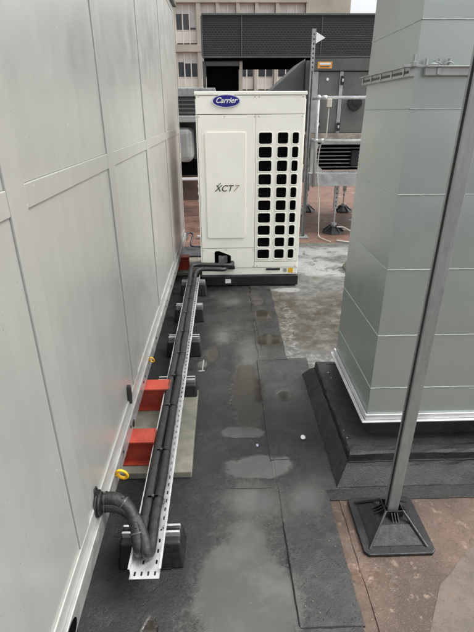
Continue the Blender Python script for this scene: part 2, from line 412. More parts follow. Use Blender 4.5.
# ------------------------------------------------------------------ left: panelled equipment enclosure
enc = thing('plant_enclosure', 'tall grey panelled metal plant enclosure raised on red steel beams along the walkway', 'enclosure', (-1.2, 2.0, .2))
Y0, Y1, ZB, ZT, XW = -1.6, 5.56, .2, 2.64, -.492
obj('core', bx(-2.2, XW-.02, Y0, Y1-.03, ZB+.02, ZT-.02), 'frame', enc)
strips = [(-1.1, -.98), (.02, .12), (1.05, 1.15), (2.03, 2.15), (3.09, 3.20), (4.19, 4.31), (5.46, 5.56)]
bnd = (1.432, 1.492); lowz = .345
def bulged(x0, x1, y0, y1, z0, z1, amp, n=14):
    """sheet panel facing +X, pillowed very slightly outwards like real thin sheet"""
    bm = nb(); G = []
    ph = random.random()*6
    for i in range(n+1):
        row = []
        for j in range(n+1):
            u, v = i/n, j/n
            o = amp*(math.sin(math.pi*u)*math.sin(math.pi*v))*(1+.35*math.sin(ph+5*u+2*v)) if 0 < i < n and 0 < j < n else 0
            row.append(bm.verts.new((x1+o, y0+(y1-y0)*u, z0+(z1-z0)*v)))
        G.append(row)
    for i in range(n):
        for j in range(n):
            f = bm.faces.new((G[i][j], G[i+1][j], G[i+1][j+1], G[i][j+1])); f.smooth = True
    ring = [G[i][0] for i in range(n+1)]+[G[n][j] for j in range(1, n+1)]+[G[i][n] for i in range(n-1, -1, -1)]+[G[0][j] for j in range(n-1, 0, -1)]
    back = [bm.verts.new((x0, v.co.y, v.co.z)) for v in ring]
    for k in range(len(ring)): q = (k+1) % len(ring); bm.faces.new((ring[k], ring[q], back[q], back[k]))
    bm.faces.new(back)
    for k in range(len(ring)): bm.edges.get((ring[k], ring[(k+1) % len(ring)])).smooth = False
    return bm
prev = Y0
for a, b in strips:
    for z0, z1 in ((lowz, bnd[0]), (bnd[1], ZT-.06)):
        obj('panel', bulged(XW-.02, XW, prev+.0012, a-.0012, z0+.0012, z1-.0012, random.uniform(.0008, .0020)), 'panel', enc)
    obj('frame_rail', bx(XW-.02, XW+.0055, prev+.001, a-.001, bnd[0], bnd[1]), 'frame', enc, bevel=.0022)
    obj('frame_post', bx(XW-.02, XW+.0065, a, b, lowz, ZT-.06), 'frame', enc, bevel=.0022)
    prev = b
obj('top_rail', bx(XW-.02, XW+.004, Y0, Y1, ZT-.058, ZT), 'frame', enc, bevel=.002)
obj('sill_rail', bx(XW-.02, XW+.007, Y0, Y1, .283, .343), 'frame', enc, bevel=.003)
obj('base_rail', bx(XW-.06, XW+.020, Y0, Y1+.005, .20, .281), 'rail', enc, bevel=.003)
obj('roof_cap', bx(-2.25, XW+.035, Y0, Y1+.04, ZT+.002, ZT+.05), 'ahu_band', enc, bevel=.003)
# rear return face (seen from other angles)
for z0, z1 in ((lowz, bnd[0]), (bnd[1], ZT-.06)):
    obj('panel', bx(-2.1, -.60, Y1-.028, Y1-.008, z0, z1), 'panel', enc, bevel=.002)
# holes, hinges, screws along the base rail
for y, rz in ((.84, .030), (-.2, .03)):
    bm = nb(); disc(bm, (XW+.0215, y, .243), .05, 'x', .0012, 28, rz); obj('lifting_hole', bm, 'void', enc)
bm = nb(); disc(bm, (XW+.010, 1.90, .372), .020, 'x', .007, 24, .055); obj('drain_flange', bm, 'black', enc, bevel=.002)
bm = nb(); box(bm, XW+.020, XW+.026, 1.845, 1.87, .212, .245); obj('clip', bm, 'black', enc, bevel=.002)
for y in (1.62, 1.80, 2.20, 2.26, 2.75, 3.3, 3.42, 3.75, 4.1, 4.5, 4.9):
    bm = nb(); disc(bm, (XW+.021, y, .252), .007, 'x', .003, 10); obj('rail_bolt', bm, 'black', enc)
def lug(x, y, z, s):
    bm = nb(); P = [(x+s*math.cos(a)*.85-.25*s*math.sin(a), y-s*.25*math.sin(a), z+s*1.1*math.sin(a)) for a in [2*math.pi*i/28 for i in range(29)]]
    sweep(bm, P, s*.24, 10, False, 1.2)
    r = obj('lifting_lug', bm, 'yellow', enc, smooth=True)
    bm = nb(); disc(bm, (XW+.026, y, z), s*.30, 'x', .006, 12); obj('bolt', bm, 'yellow', r)
lug(-.446, 1.47, .262, .024); lug(-.455, 2.42, .270, .016)

# ------------------------------------------------------------------ slabs and red beams
def slab(name, label, x0, x1, y0, y1, z1, mat='concrete', grp=None):
    o = obj(name, bx(x0, x1, y0, y1, .0092, z1), mat, origin=((x0+x1)/2, (y0+y1)/2, .0092), bevel=.006)
    return tagp(o, label, 'paving slab', grp)
slab('paving_slab', 'worn beige concrete slab under the two nearest red beams, beside the cable tray', -.75, -.178, 1.70, 2.42, .050)
slab('paving_slab', 'pale concrete slab under the far red beam, just left of the white unit', -.75, -.262, 4.72, 5.28, .050)
slab('paving_slab', 'wet dark slate-grey slab behind the far red beam, in the gap left of the white unit', -.75, -.15, 5.32, 5.75, .060, 'slate')
def beam(label, x1, yc, z0=.0505, z1=.1985, w=.106):
    h = w/2; t = .011
    poly = [(-h, z0), (h, z0), (h, z0+t), (.005, z0+t), (.005, z1-t), (h, z1-t), (h, z1), (-h, z1), (-h, z1-t), (-.030, z1-t), (-.030, z0+t), (-h, z0+t)]
    t_ = thing('steel_beam', label, 'steel beam', (x1-.3, yc, z0), 'red beams carrying the enclosure')
    bm = nb(); prism(bm, [(yc+a, b) for a, b in poly], 'x', x1-.9, x1-.0065); obj('i_section', bm, 'red', t_, bevel=.002)
    bm = nb(); box(bm, x1-.006, x1, yc-h, yc+h, z0, z1); obj('end_plate', bm, 'red', t_, bevel=.002)
    return t_
beam('nearest red painted steel beam under the enclosure, beside the yellow lug', -.357, 1.80)
beam('second red painted steel beam, on the far edge of the same concrete slab', -.330, 2.255)
beam('small far red steel beam under the enclosure end, left of the white unit', -.392, 4.85)

# ------------------------------------------------------------------ rubber support blocks
def support(y, label):
    xc = -.308; t = thing('support_block', label, 'support block', (xc, y, .009), 'rubber blocks under the cable tray')
    w = .130
    bm = nb(); hexa(bm, [(xc-w, y-.075, .0095), (xc+w, y-.075, .0095), (xc+w, y+.075, .0095), (xc-w, y+.075, .0095),
                        (xc-w+.012, y-.050, .126), (xc+w-.012, y-.050, .126), (xc+w-.012, y+.050, .126), (xc-w+.012, y+.050, .126)])
    obj('block', bm, 'block', t, bevel=.010, seg=3)
    bm = nb(); prism(bm, [(y-.0205, .118), (y+.0205, .118), (y+.0205, .150), (y+.011, .150), (y+.011, .147), (y+.0175, .147), (y+.0175, .122), (y-.0175, .122), (y-.0175, .147), (y-.011, .147), (y-.011, .150), (y-.0205, .150)], 'x', xc-.112, xc+.114)
    obj('strut_channel', bm, 'galv_bright', t, bevel=.0015)
    bm = nb(); box(bm, xc-.08, xc+.08, y-.0765, y-.0745, .03, .033); box(bm, xc-.08, xc+.08, y-.078, y-.0735, .012, .018)
    obj('moulded_rib', bm, 'block', t)
    return t
b0 = support(1.29, 'nearest black rubber block, under the open end of the cable tray')
for y, lb in ((2.40, 'second black rubber block, beside the second red beam at the slab edge'),
              (2.98, 'third black rubber block from the near end of the tray, midway along the walkway'),
              (3.58, 'fourth black rubber block from the near end of the tray'),
              (4.18, 'last black rubber block, right in front of the white unit base')):
    dup(b0, (-.308, y, .009), lb)

# ------------------------------------------------------------------ cable tray with two lagged pipes
tray = thing('cable_tray', 'long bright galvanised perforated cable tray carrying two black lagged pipes', 'cable tray', (-.3, 2.6, .151))
tx0, tx1, ty0, ty1, tz = -.355, -.249, 1.075, 4.262, .1525
loops = [[(tx0, ty0), (tx1, ty0), (tx1, ty1), (tx0, ty1)]]
for r in range(5):
    for i in range(4):
        cx = tx0+.017+i*.0240; cy = ty0+.020+r*.045
        if r == 0 or i in (1, 3) or r in (2, 4): loops.append(rrect(cx-.0035, cx+.0035, cy-.009, cy+.009, .0034))
y = ty0+.26
while y < ty1-.05:
    loops.append(rrect(tx1-.0165, tx1-.0105, y-.010, y+.010, .0029)); y += .045
link('tray_base', plate(loops, .0015, Matrix.Translation((0, 0, tz))), 'galv_bright', tray)
loops = [[(ty0+.02, tz), (ty1, tz), (ty1, tz+.024), (ty0+.02, tz+.024)]]
y = ty0+.045
while y < ty1-.02:
    loops.append(rrect(y-.008, y+.008, tz+.008, tz+.017, .0043)); y += .030
YZ = Matrix(((0,0,1,0),(1,0,0,0),(0,1,0,0),(0,0,0,1)))
for x in (tx0+.001, tx1-.001):
    me = plate(loops, .0015, Matrix.Translation((x, 0, 0)) @ YZ); link('tray_side', me, 'galv_bright', tray)
bm = nb(); box(bm, tx1-.0016, tx1+.006, ty0+.02, ty1, tz+.0242, tz+.0258); box(bm, tx0-.006, tx0+.0016, ty0+.02, ty1, tz+.0242, tz+.0258)
obj('tray_lip', bm, 'galv_bright', tray)
for y in (1.29, 2.40, 2.98, 3.58, 4.18):
    bm = nb(); disc(bm, (-.258, y, tz+.004), .006, 'z', .004, 8); obj('fixing_bolt', bm, 'galv', tray)

zc = tz+.024
def straight(x, z, ya, yb, k=14, amp=.003):
    return [(x+random.uniform(-amp, amp), ya+(yb-ya)*i/k, z+random.uniform(0, amp)) for i in range(k+1)]
pa = cr([(-.57, 1.272, .320), (-.51, 1.272, .326), (-.46, 1.272, .331), (-.415, 1.268, .328), (-.372, 1.250, .302), (-.346, 1.212, .255), (-.332, 1.165, .205),
         (-.331, 1.172, .176), (-.334, 1.235, zc)] + straight(-.334, zc, 1.35, 3.95)
        + [(-.332, 4.08, .20), (-.330, 4.19, .245), (-.322, 4.262, .268), (-.28, 4.298, .270), (-.20, 4.302, .268), (-.05, 4.303, .262), (.04, 4.305, .258), (.075, 4.34, .255), (.08, 4.46, .255)], 6)
pb = cr([(-.57, 1.262, .303), (-.51, 1.262, .306), (-.46, 1.262, .309), (-.405, 1.255, .304), (-.352, 1.235, .275), (-.318, 1.195, .232), (-.300, 1.150, .195),
         (-.293, 1.165, .174), (-.292, 1.235, zc-.001)] + straight(-.292, zc-.001, 1.35, 3.95)
        + [(-.291, 4.06, .185), (-.286, 4.16, .215), (-.270, 4.225, .232), (-.23, 4.255, .236), (-.12, 4.262, .233), (-.02, 4.268, .228), (.015, 4.32, .225), (.02, 4.46, .222)], 6)
def pipe(path, r, label):
    t = thing('insulated_pipe', label, 'insulated pipe', (path[len(path)//2][0], path[len(path)//2][1], tz), 'lagged refrigerant pipes')
    bm = nb(); sweep(bm, path, lambda s: r(s), 16); obj('insulation', bm, 'foam', t, smooth=True)
    return t
Pa = pipe(pa, lambda s: (.0255 if s < .10 else (.0255-(s-.10)/.06*.004 if s < .16 else .0215))*(1+.010*math.sin(s*430)*math.sin(s*97)), 'left lagged black pipe on the tray, its elbow uppermost where it enters the enclosure')
Pb = pipe(pb, lambda s: (.0245 if s < .10 else (.0245-(s-.10)/.06*.004 if s < .16 else .0205))*(1+.010*math.sin(s*390+1)*math.sin(s*83)), 'right lagged black pipe on the tray, its elbow tucked below the other')
# split seams of the lagging
bm = nb(); sweep(bm, [Vector(p)+Vector((.0135, 0, .0165)) for p in pa if 1.3 < p[1] < 3.9 and p[2] < .2], .0012, 5); obj('lagging_seam', bm, 'tie', Pa)
# flared collar where the pipes go through the wall
bm = nb()
for r, x0, x1, ry in ((.050, XW+.0055, XW+.011, .052), (.041, XW+.011, XW+.022, .044)):
    P = [(1.256+r*math.cos(a), .325+ry*math.sin(a)) for a in [2*math.pi*i/28 for i in range(28)]]
    prism(bm, P, 'x', x0, x1)
obj('wall_collar', bm, 'foam', Pa, bevel=.003)
bm = nb(); hexa(bm, [(-.484, 1.245, .372), (-.478, 1.245, .372), (-.478, 1.27, .372), (-.484, 1.27, .372), (-.486, 1.252, .405), (-.482, 1.252, .405), (-.482, 1.262, .405), (-.486, 1.262, .405)])
obj('collar_flap', bm, 'foam', Pa)
def tie(path, i, r, par):
    p = Vector(path[i]); t = (Vector(path[i+1])-Vector(path[i-1])).normalized(); u = t.orthogonal().normalized(); w = t.cross(u)
    bm = nb(); n = 20
    for s0, s1 in ((-.003, .003),):
        A = [bm.verts.new(p+t*s0+(u*math.cos(2*math.pi*k/n)+w*math.sin(2*math.pi*k/n))*(r+.0015)) for k in range(n)]
        B = [bm.verts.new(p+t*s1+(u*math.cos(2*math.pi*k/n)+w*math.sin(2*math.pi*k/n))*(r+.0015)) for k in range(n)]
        for k in range(n): bm.faces.new((A[k], A[(k+1) % n], B[(k+1) % n], B[k]))
    c = p+Vector((0, 0, r+.003)); box(bm, c.x-.004, c.x+.004, c.y-.004, c.y+.004, c.z-.003, c.z+.003)
    obj('cable_tie', bm, 'tie', par)
tie(pa, 12, .0262, Pa); tie(pa, 21, .0262, Pa); tie(pa, 32, .0262, Pa); tie(pb, 12, .0252, Pb)
def strap(y, par):
    bm = nb(); P = []
    for s, cx in ((-1, -.334), (1, -.292)):
        for k in range(6):
            a = R(180-18*k) if s < 0 else R(90-18*k); P.append((cx+.0235*math.cos(a), y+.004*math.sin(k), zc+.0235*math.sin(a)))
    P = [(-.3585, y, zc-.02)]+P+[(-.2675, y, zc-.02)]
    A = [bm.verts.new((p[0], p[1]-.0035, p[2])) for p in P]; B = [bm.verts.new((p[0], p[1]+.0035, p[2])) for p in P]
    for k in range(len(P)-1): bm.faces.new((A[k], A[k+1], B[k+1], B[k]))
    bmesh.ops.solidify(bm, geom=bm.faces[:], thickness=.0015)
    box(bm, -.318, -.308, y-.006, y+.006, zc+.019, zc+.027)
    obj('cable_tie', bm, 'tie', par)
for y in (1.43, 1.72, 2.02, 2.36, 2.66, 2.95, 3.28, 3.62, 3.9): strap(y+random.uniform(-.03, .03), Pa)

# ------------------------------------------------------------------ condenser unit and its plinth
pl = thing('unit_plinth', 'low black plinth with a small white label under the cream unit', 'plinth', (.25, 4.8, .009))
obj('plinth_beam', bx(-.243, .752, 4.367, 5.16, .0185, .120), 'block', pl, bevel=.006)
obj('label', bx(.005, .062, 4.3655, 4.3662, .045, .090), 'label', pl)
U = thing('outdoor_unit', 'tall cream air conditioning outdoor unit with oval blue badge and square-holed grille', 'outdoor unit', (.252, 4.8, .12))
ux0, ux1, uy = -.236, .748, 4.400
obj('cabinet', bx(ux0+.012, ux1-.012, uy+.10, 5.14, .125, 1.80), 'cream', U, bevel=.004)
obj('side_panel', bx(ux0, ux0+.011, uy+.003, 5.14, .190, 1.755), 'cream', U, bevel=.003)
obj('side_panel', bx(ux1-.011, ux1, uy+.003, 5.14, .190, 1.755), 'cream', U, bevel=.003)
obj('top_cover', bx(ux0-.006, ux1+.006, uy-.006, 5.15, 1.785, 1.815), 'cream', U, bevel=.006, seg=3)
bm = nb(); disc(bm, (.25, 4.8, 1.8175), .33, 'z', .002, 40); obj('fan_guard', bm, 'cream', U)
obj('front_header', bx(ux0+.006, ux1-.006, uy, uy+.03, 1.632, 1.782), 'cream', U, bevel=.0025)
obj('service_panel', bx(ux0+.014, .3005, uy+.001, uy+.025, .407, 1.628), 'cream', U, bevel=.0025)
e = link('raised_panel', plate([rrect(-.158, .210, .512, 1.482, .018)], .012, XZ(uy-.001)), 'cream', U, bevel=.0035)
# grille panel with real rounded holes
gx0, gx1, gz0, gz1 = .3035, ux1-.008, .262, 1.628
loops = [[(gx0, gz0), (gx1, gz0), (gx1, gz1), (gx0, gz1)]]
cols = ((.333, .452), (.504, .600), (.640, .698))
for r in range(10):
    zt = 1.478-r*.1212
    for a, b in cols: loops.append(rrect(a, b, zt-.096, zt, .017))
link('grille_panel', plate(loops, .022, XZ(uy+.012), .0028), 'cream', U)
rim = None
for r in range(10):
    zt = 1.478-r*.1212
    for a, b in cols:
        me = plate([rrect(a-.0065, b+.0065, zt-.1025, zt+.0065, .021), rrect(a-.0005, b+.0005, zt-.0965, zt+.0005, .0175)], .006, XZ(uy+.000), .0015)
        link('hole_rim', me, 'cream', U)
obj('coil_back', bx(gx0+.005, gx1-.005, uy+.072, uy+.080, gz0+.01, gz1-.05), 'void', U)
bm = nb()
z = gz0+.03
while z < gz1-.1:
    box(bm, gx0+.01, gx1-.01, uy+.045, uy+.0715, z, z+.003); z += .012
f = obj('coil_fins', bm, 'fin', U); f['kind'] = 'stuff'
# lower access panel with cut corner notch
zA, zB = .200, .403
loops = [[(ux0+.014, zA), (-.122, zA), (-.122, .243), (-.100, .243), (-.100, .360), (-.088, .376), (-.050, .376), (.060, .330), (.066, .322), (.066, .243), (.066, zA), (.3005, zA), (.3005, zB), (ux0+.014, zB)]]
link('lower_panel', plate(loops, .022, XZ(uy+.013)), 'cream', U, bevel=.002)
obj('pipe_recess', bx(-.18, .16, uy+.075, uy+.09, .16, .40), 'void', U)
obj('valve_plate', bx(-.06, .03, uy+.045, uy+.055, .235, .315), 'galv', U, bevel=.003)
bm = nb(); disc(bm, (-.02, uy+.035, .30), .016, 'y', .018, 12); obj('valve', bm, 'galv', U, bevel=.002)
obj('pipe_grommet', bx(.0, .105, uy-.018, uy+.02, .188, .222), 'black', U, bevel=.004)
obj('base_frame', bx(ux0+.004, ux1-.004, uy+.006, uy+.06, .122, .196), 'cream', U, bevel=.003)
obj('lower_strip', bx(.3035, ux1-.008, uy+.001, uy+.022, .200, .2575), 'cream', U, bevel=.0025)
obj('drain_slot', bx(.425, .568, uy-.0005, uy+.0007, .168, .190), 'black', U)
obj('rating_plate', bx(.655, .700, uy+.003, uy+.0055, .140, .190), 'yellow', U)
obj('rating_plate', bx(.602, .638, uy+.003, uy+.0055, .150, .185), 'galv', U)
bm = nb()
for x in (ux0+.03, .02, .29, .33, ux1-.03):
    for z in (.215, .389, 1.612, 1.77):
        disc(bm, (x, uy+.0003, z), .005, 'y', .002, 8)
obj('screw', bm, 'galv', U)
# badge
def ell(a, b, n=40): return [(.038+a*math.cos(2*math.pi*i/n), 1.738+b*math.sin(2*math.pi*i/n)) for i in range(n)]
bg = link('badge', plate([ell(.118, .048)], .008, XZ(uy-.005)), 'badge', U, bevel=.002)
link('badge_rim', plate([ell(.126, .055), ell(.117, .047)], .008, XZ(uy-.0055)), 'badge_rim', bg)
link('badge_lettering', text_mesh('Carrier', .062, XZ(uy-.0105) @ Matrix.Translation((.036, 1.742, 0)) @ Matrix.Diagonal((1.0, 1.0, 1, 1)), .38, .0012), 'label', bg)
link('model_lettering', text_mesh('XCT', .082, XZ(uy-.0085) @ Matrix.Translation((.002, .988, 0)), .30, .0004, .001, 1.02), 'ink', U)
link('model_lettering', text_mesh('7', .086, XZ(uy-.0085) @ Matrix.Translation((.112, .988, 0)) @ Matrix.Diagonal((1.2, 1, 1, 1)), .35, -.0006, .001), 'gold', U)
bm = nb(); sweep(bm, [(-.048, uy-.0085, 1.012), (-.038, uy-.0085, 1.030), (-.022, uy-.0085, 1.040)], .0028, 6); obj('model_swash', bm, 'ink', U)
# small side hinge clips on left edge
for z in (.86, .93, 1.0):
    obj('edge_clip', bx(ux0-.006, ux0+.002, uy+.02, uy+.05, z, z+.02), 'label', U)

# ------------------------------------------------------------------ right: ventilation duct on its upstand
D = thing('ventilation_duct', 'big square grey metal duct with pale sealed seams rising from a black felt kerb', 'duct', (1.3, 2.13, .27))
dx0, dx1, dy0 = .688, 1.92, 1.80
def yfar(z): return 2.455-(z-.27)*.055
zs = [.285, .445, .725, 1.037, 1.348, 1.657, 1.792, 1.936, 2.25, 2.6, 3.0]
for z0, z1 in zip(zs, zs[1:]):
    bm = nb(); g_ = .0012; n = 12; ph = random.random()*6; amp = random.uniform(.002, .0045)*(1 if z1-z0 > .2 else .4)
    za, zb = z0+g_, z1-g_
    cor = [(dx0, lambda z: yfar(z)), (dx0, lambda z: dy0), (dx1, lambda z: dy0), (dx1, lambda z: yfar(z))]
    for q in range(4):
        xa, fa = cor[q]; xb, fb = cor[(q+1) % 4]; nrm_ = ((-1, 0), (0, -1), (1, 0), (0, 1))[q]; G = []
        for i in range(n+1):
            row = []
            for j in range(n+1):
                u, v = i/n, j/n; z = za+(zb-za)*v
                o = amp*(math.sin(math.pi*u)*math.sin(math.pi*v))**.7*(1+.5*math.sin(ph+q+6*u-3*v)) if 0 < i < n and 0 < j < n else 0
                row.append(bm.verts.new((xa+(xb-xa)*u+nrm_[0]*o, fa(z)+(fb(z)-fa(z))*u+nrm_[1]*o, z)))
            G.append(row)
        for i in range(n):
            for j in range(n): bm.faces.new((G[i][j], G[i+1][j], G[i+1][j+1], G[i][j+1])).smooth = True
    bmesh.ops.remove_doubles(bm, verts=bm.verts, dist=.00005)
    for e in bm.edges:
        if len(e.link_faces) == 2 and e.calc_face_angle(0) > .6: e.smooth = False
    bmesh.ops.holes_fill(bm, edges=[e for e in bm.edges if len(e.link_faces) == 1], sides=0)
    for f_ in bm.faces:
        if len(f_.verts) > 4:
            f_.smooth = False
            for e in f_.edges: e.smooth = False
    obj('duct_section', bm, 'duct', D)
for z in zs[1:-1]:
    if abs(z-1.792) < .01: continue
    yf = yfar(z); r = .0022
    bm = nb()
    P = [(dx0-.0005, dy0-.0005), (dx1, dy0-.0005), (dx1, yf), (dx0-.0005, yf)]
    k = []
    for (xa, ya), (xb, yb) in zip(P, P[1:]+P[:1]):
        m = 40
        for i in range(m): k.append((xa+(xb-xa)*i/m, ya+(yb-ya)*i/m, z+random.uniform(-.0008, .0008)))
    k.append(k[0]); sweep(bm, k, r, 6, False); obj('seam_sealant', bm, 'sealant', D, smooth=True)
# bolted flange: angle iron round the duct with cleats
zf = 1.792; yf = yfar(zf)
bm = nb()
box(bm, dx0-.022, dx0-.001, dy0-.004, yf+.02, zf-.030, zf+.004); box(bm, dx0-.034, dx0-.0222, dy0-.004, yf+.02, zf+.0, zf+.004)
obj('flange', bm, 'alu', D, bevel=.0015)
bm = nb(); box(bm, dx0+.03, dx1+.02, dy0-.022, dy0-.001, zf-.028, zf+.002); box(bm, dx0+.03, dx1+.02, dy0-.034, dy0-.0222, zf-.002, zf+.002)
obj('flange', bm, 'alu', D, bevel=.0015)
bm = nb(); box(bm, dx0-.0235, dx0-.0222, dy0+.0, yf, zf-.020, zf-.011); obj('flange_slot', bm, 'black', D)
for i in range(5):
    y_ = dy0+.04+i*.13; obj('flange_cleat', bx(dx0-.0255, dx0-.0225, y_, y_+.012, zf-.026, zf-.002), 'galv', D)
for i in range(6):
    x_ = dx0+.07+i*.16; obj('flange_cleat', bx(x_, x_+.012, dy0-.0255, dy0-.0225, zf-.024, zf-.004), 'galv', D)
# corner bolt, wing nut and the rough drips of sealant
bm = nb(); disc(bm, (dx0-.012, dy0-.012, zf+.008), .014, 'z', .008, 6); disc(bm, (dx0-.012, dy0-.012, zf+.02), .006, 'z', .018, 8)
obj('corner_bolt', bm, 'galv_dull', D, bevel=.001)
obj('corner_strap', bx(dx0-.05, dx0+.045, dy0-.020, dy0-.012, zf-.002, zf+.006), 'galv_dull', D, bevel=.001)
for x_ in (.03, .075, .11):
    bm = nb(); disc(bm, (dx0+x_, dy0-.018, zf+.012), .005, 'z', .012, 8); obj('corner_bolt', bm, 'galv_dull', D)
for _ in range(4):
    bm = nb(); a = random.random()*.4; p = (dx0-.02+a*.30, dy0-.02+random.uniform(-.005, .005), zf+.006)
    sweep(bm, cr([p, (p[0]+.02, p[1]-.004, p[2]+random.uniform(.0, .012)), (p[0]+.04, p[1]+.004, p[2]+.001)], 4), random.uniform(.0012, .003), 6); obj('sealant_smear', bm, 'sealant', D, smooth=True)
# zinc bottom trim
bm = nb()
box(bm, dx0-.012, dx1+.01, dy0-.012, dy0-.001, .268, .298); box(bm, dx0-.012, dx0-.001, dy0-.0008, 2.475, .268, .298)
box(bm, dx0-.030, dx1+.02, dy0-.030, dy0-.0122, .262, .270); box(bm, dx0-.030, dx0-.0122, dy0-.012, 2.480, .262, .270)
obj('bottom_trim', bm, 'trim', D, bevel=.003)

K = thing('roof_kerb', 'stepped black felt-covered kerb carrying the grey duct', 'kerb', (1.4, 2.1, 0))
obj('plinth', bx(.712, 1.95, 1.825, 2.56, .13, .268), 'kerb', K, bevel=.012)
bm = nb()
# curb body: sloped skirt, riser, tread - lofted rectangles
def ringloft(bm, rects):
    rings = []
    for x0, x1, y0, y1, z in rects:
        P = []
        m = 26
        for (xa, ya), (xb, yb) in (((x0, y0), (x1, y0)), ((x1, y0), (x1, y1)), ((x1, y1), (x0, y1)), ((x0, y1), (x0, y0))):
            for i in range(m): P.append(bm.verts.new((xa+(xb-xa)*i/m+random.uniform(-.003, .003), ya+(yb-ya)*i/m+random.uniform(-.003, .003), z+random.uniform(-.002, .002))))
        rings.append(P)
    for a, b in zip(rings, rings[1:]):
        for i in range(len(a)): bm.faces.new((a[i], a[(i+1) % len(a)], b[(i+1) % len(a)], b[i]))
    bm.faces.new(rings[-1]); bm.faces.new(rings[0][::-1])
ringloft(bm, [(.515, 2.2, 1.600, 2.64, -.01), (.520, 2.2, 1.612, 2.635, .014), (.566, 2.16, 1.674, 2.60, .078), (.583, 2.15, 1.688, 2.575, .098), (.586, 2.15, 1.691, 2.57, .140), (.594, 2.14, 1.700, 2.56, .150), (.62, 2.12, 1.73, 2.53, .152)])
obj('upstand', bm, 'kerb', K)
bm = nb(); sweep(bm, [(.583+random.uniform(-.002, .002), 1.69+i*.03, .100) for i in range(30)], .004, 6); sweep(bm, [(.583+i*.04, 1.687+random.uniform(-.002, .002), .100) for i in range(38)], .004, 6)
obj('felt_lap', bm, 'bitumen', K)
# white sealant flecks on the kerb top
bm = nb()
for p in ((.64, 2.42, .154), (.645, 2.36, .154), (.60, 1.86, .152), (.603, 1.80, .152)): disc(bm, p, random.uniform(.002, .004), 'z', .001, 7)
obj('sealant_fleck', bm, 'label', K)

# ------------------------------------------------------------------ strut post on moulded foot
S = thing('support_post', 'grey galvanised channel post standing in a square black moulded foot beside the kerb', 'post', (.695, 1.39, 0))
px0, px1, py0, py1 = .684, .727, 1.400, 1.441
bm = nb(); t_ = .0025; q = .011
prism(bm, [(px0, py0), (px1, py0), (px1, py1), (px0, py1), (px0, py1-q), (px0+t_, py1-q), (px0+t_, py1-t_), (px1-t_, py1-t_), (px1-t_, py0+t_), (px0+t_, py0+t_), (px0+t_, py0+q), (px0, py0+q)], 'z', .075, 2.7)
for v in bm.verts: v.co.x += (v.co.z-.075)*.013      # the post leans very slightly to the right
obj('channel', bm, 'strut', S, bevel=.0012)
fx0, fx1, fy0, fy1 = .548, .842, 1.243, 1.540
ch = .018
bm = nb(); prism(bm, [(fx0+ch, fy0), (fx1-ch, fy0), (fx1, fy0+ch), (fx1, fy1-ch), (fx1-ch, fy1), (fx0+ch, fy1), (fx0, fy1-ch), (fx0, fy0+ch)], 'z', .0025, .020)
obj('base_plate', bm, 'block', S, bevel=.004)
bx0, bx1, by0, by1, bz = .575, .812, 1.272, 1.510, .0205
cx0, cx1, cy0, cy1, cz = .670, .742, 1.388, 1.452, .098
bm = nb()
def fr(z):  # interpolated rectangle of the pyramid
    t = (z-bz)/(cz-bz); return (bx0+(cx0-bx0)*t, bx1+(cx1-bx1)*t, by0+(cy0-by0)*t, by1+(cy1-by1)*t)
x0, x1, y0, y1 = fr(bz); z1 = .066; a0, a1, b0_, b1 = fr(z1)
hexa(bm, [(x0+.006, y0+.006, bz), (x1-.006, y0+.006, bz), (x1-.006, y1-.006, bz), (x0+.006, y1-.006, bz), (a0+.006, b0_+.006, z1), (a1-.006, b0_+.006, z1), (a1-.006, b1-.006, z1), (a0+.006, b1-.006, z1)])
obj('pyramid', bm, 'block', S, bevel=.003)
for cxa, cya, cxb, cyb in ((bx0, by0, cx0, cy0), (bx1, by0, cx1, cy0), (bx0, by1, cx0, cy1), (bx1, by1, cx1, cy1)):
    bm = nb(); sweep(bm, [(cxa, cya, bz-.002), (cxb, cyb, cz)], .0062, 6); o = obj('corner_rib', bm, 'galv_dull', S, smooth=False)
    o.data.materials[0] = M['block']
bm = nb()
for k in (-1, 0, 1):
    c = (cx0+cx1)/2+k*.012
    prism(bm, [(cy0-.040, z1-.002), (cy0+.004, z1-.002), (cy0+.004, cz)], 'x', c-.0018, c+.0018)
    c = (cy0+cy1)/2+k*.014
    prism(bm, [(cx0-.045, z1-.002), (cx0+.004, z1-.002), (cx0+.004, cz)], 'y', c-.0018, c+.0018)
    prism(bm, [(cx1+.034, z1-.002), (cx1-.004, z1-.002), (cx1-.004, cz)], 'y', c-.0018, c+.0018)
obj('web', bm, 'block', S)
bm = nb()
for (a, b, c, d) in ((cx0-.004, cx1+.004, cy0-.004, cy0), (cx0-.004, cx1+.004, cy1, cy1+.004), (cx0-.004, cx0, cy0, cy1), (cx1, cx1+.004, cy0, cy1)): box(bm, a, b, c, d, z1-.002, cz+.002)
obj('socket', bm, 'block', S, bevel=.0012)

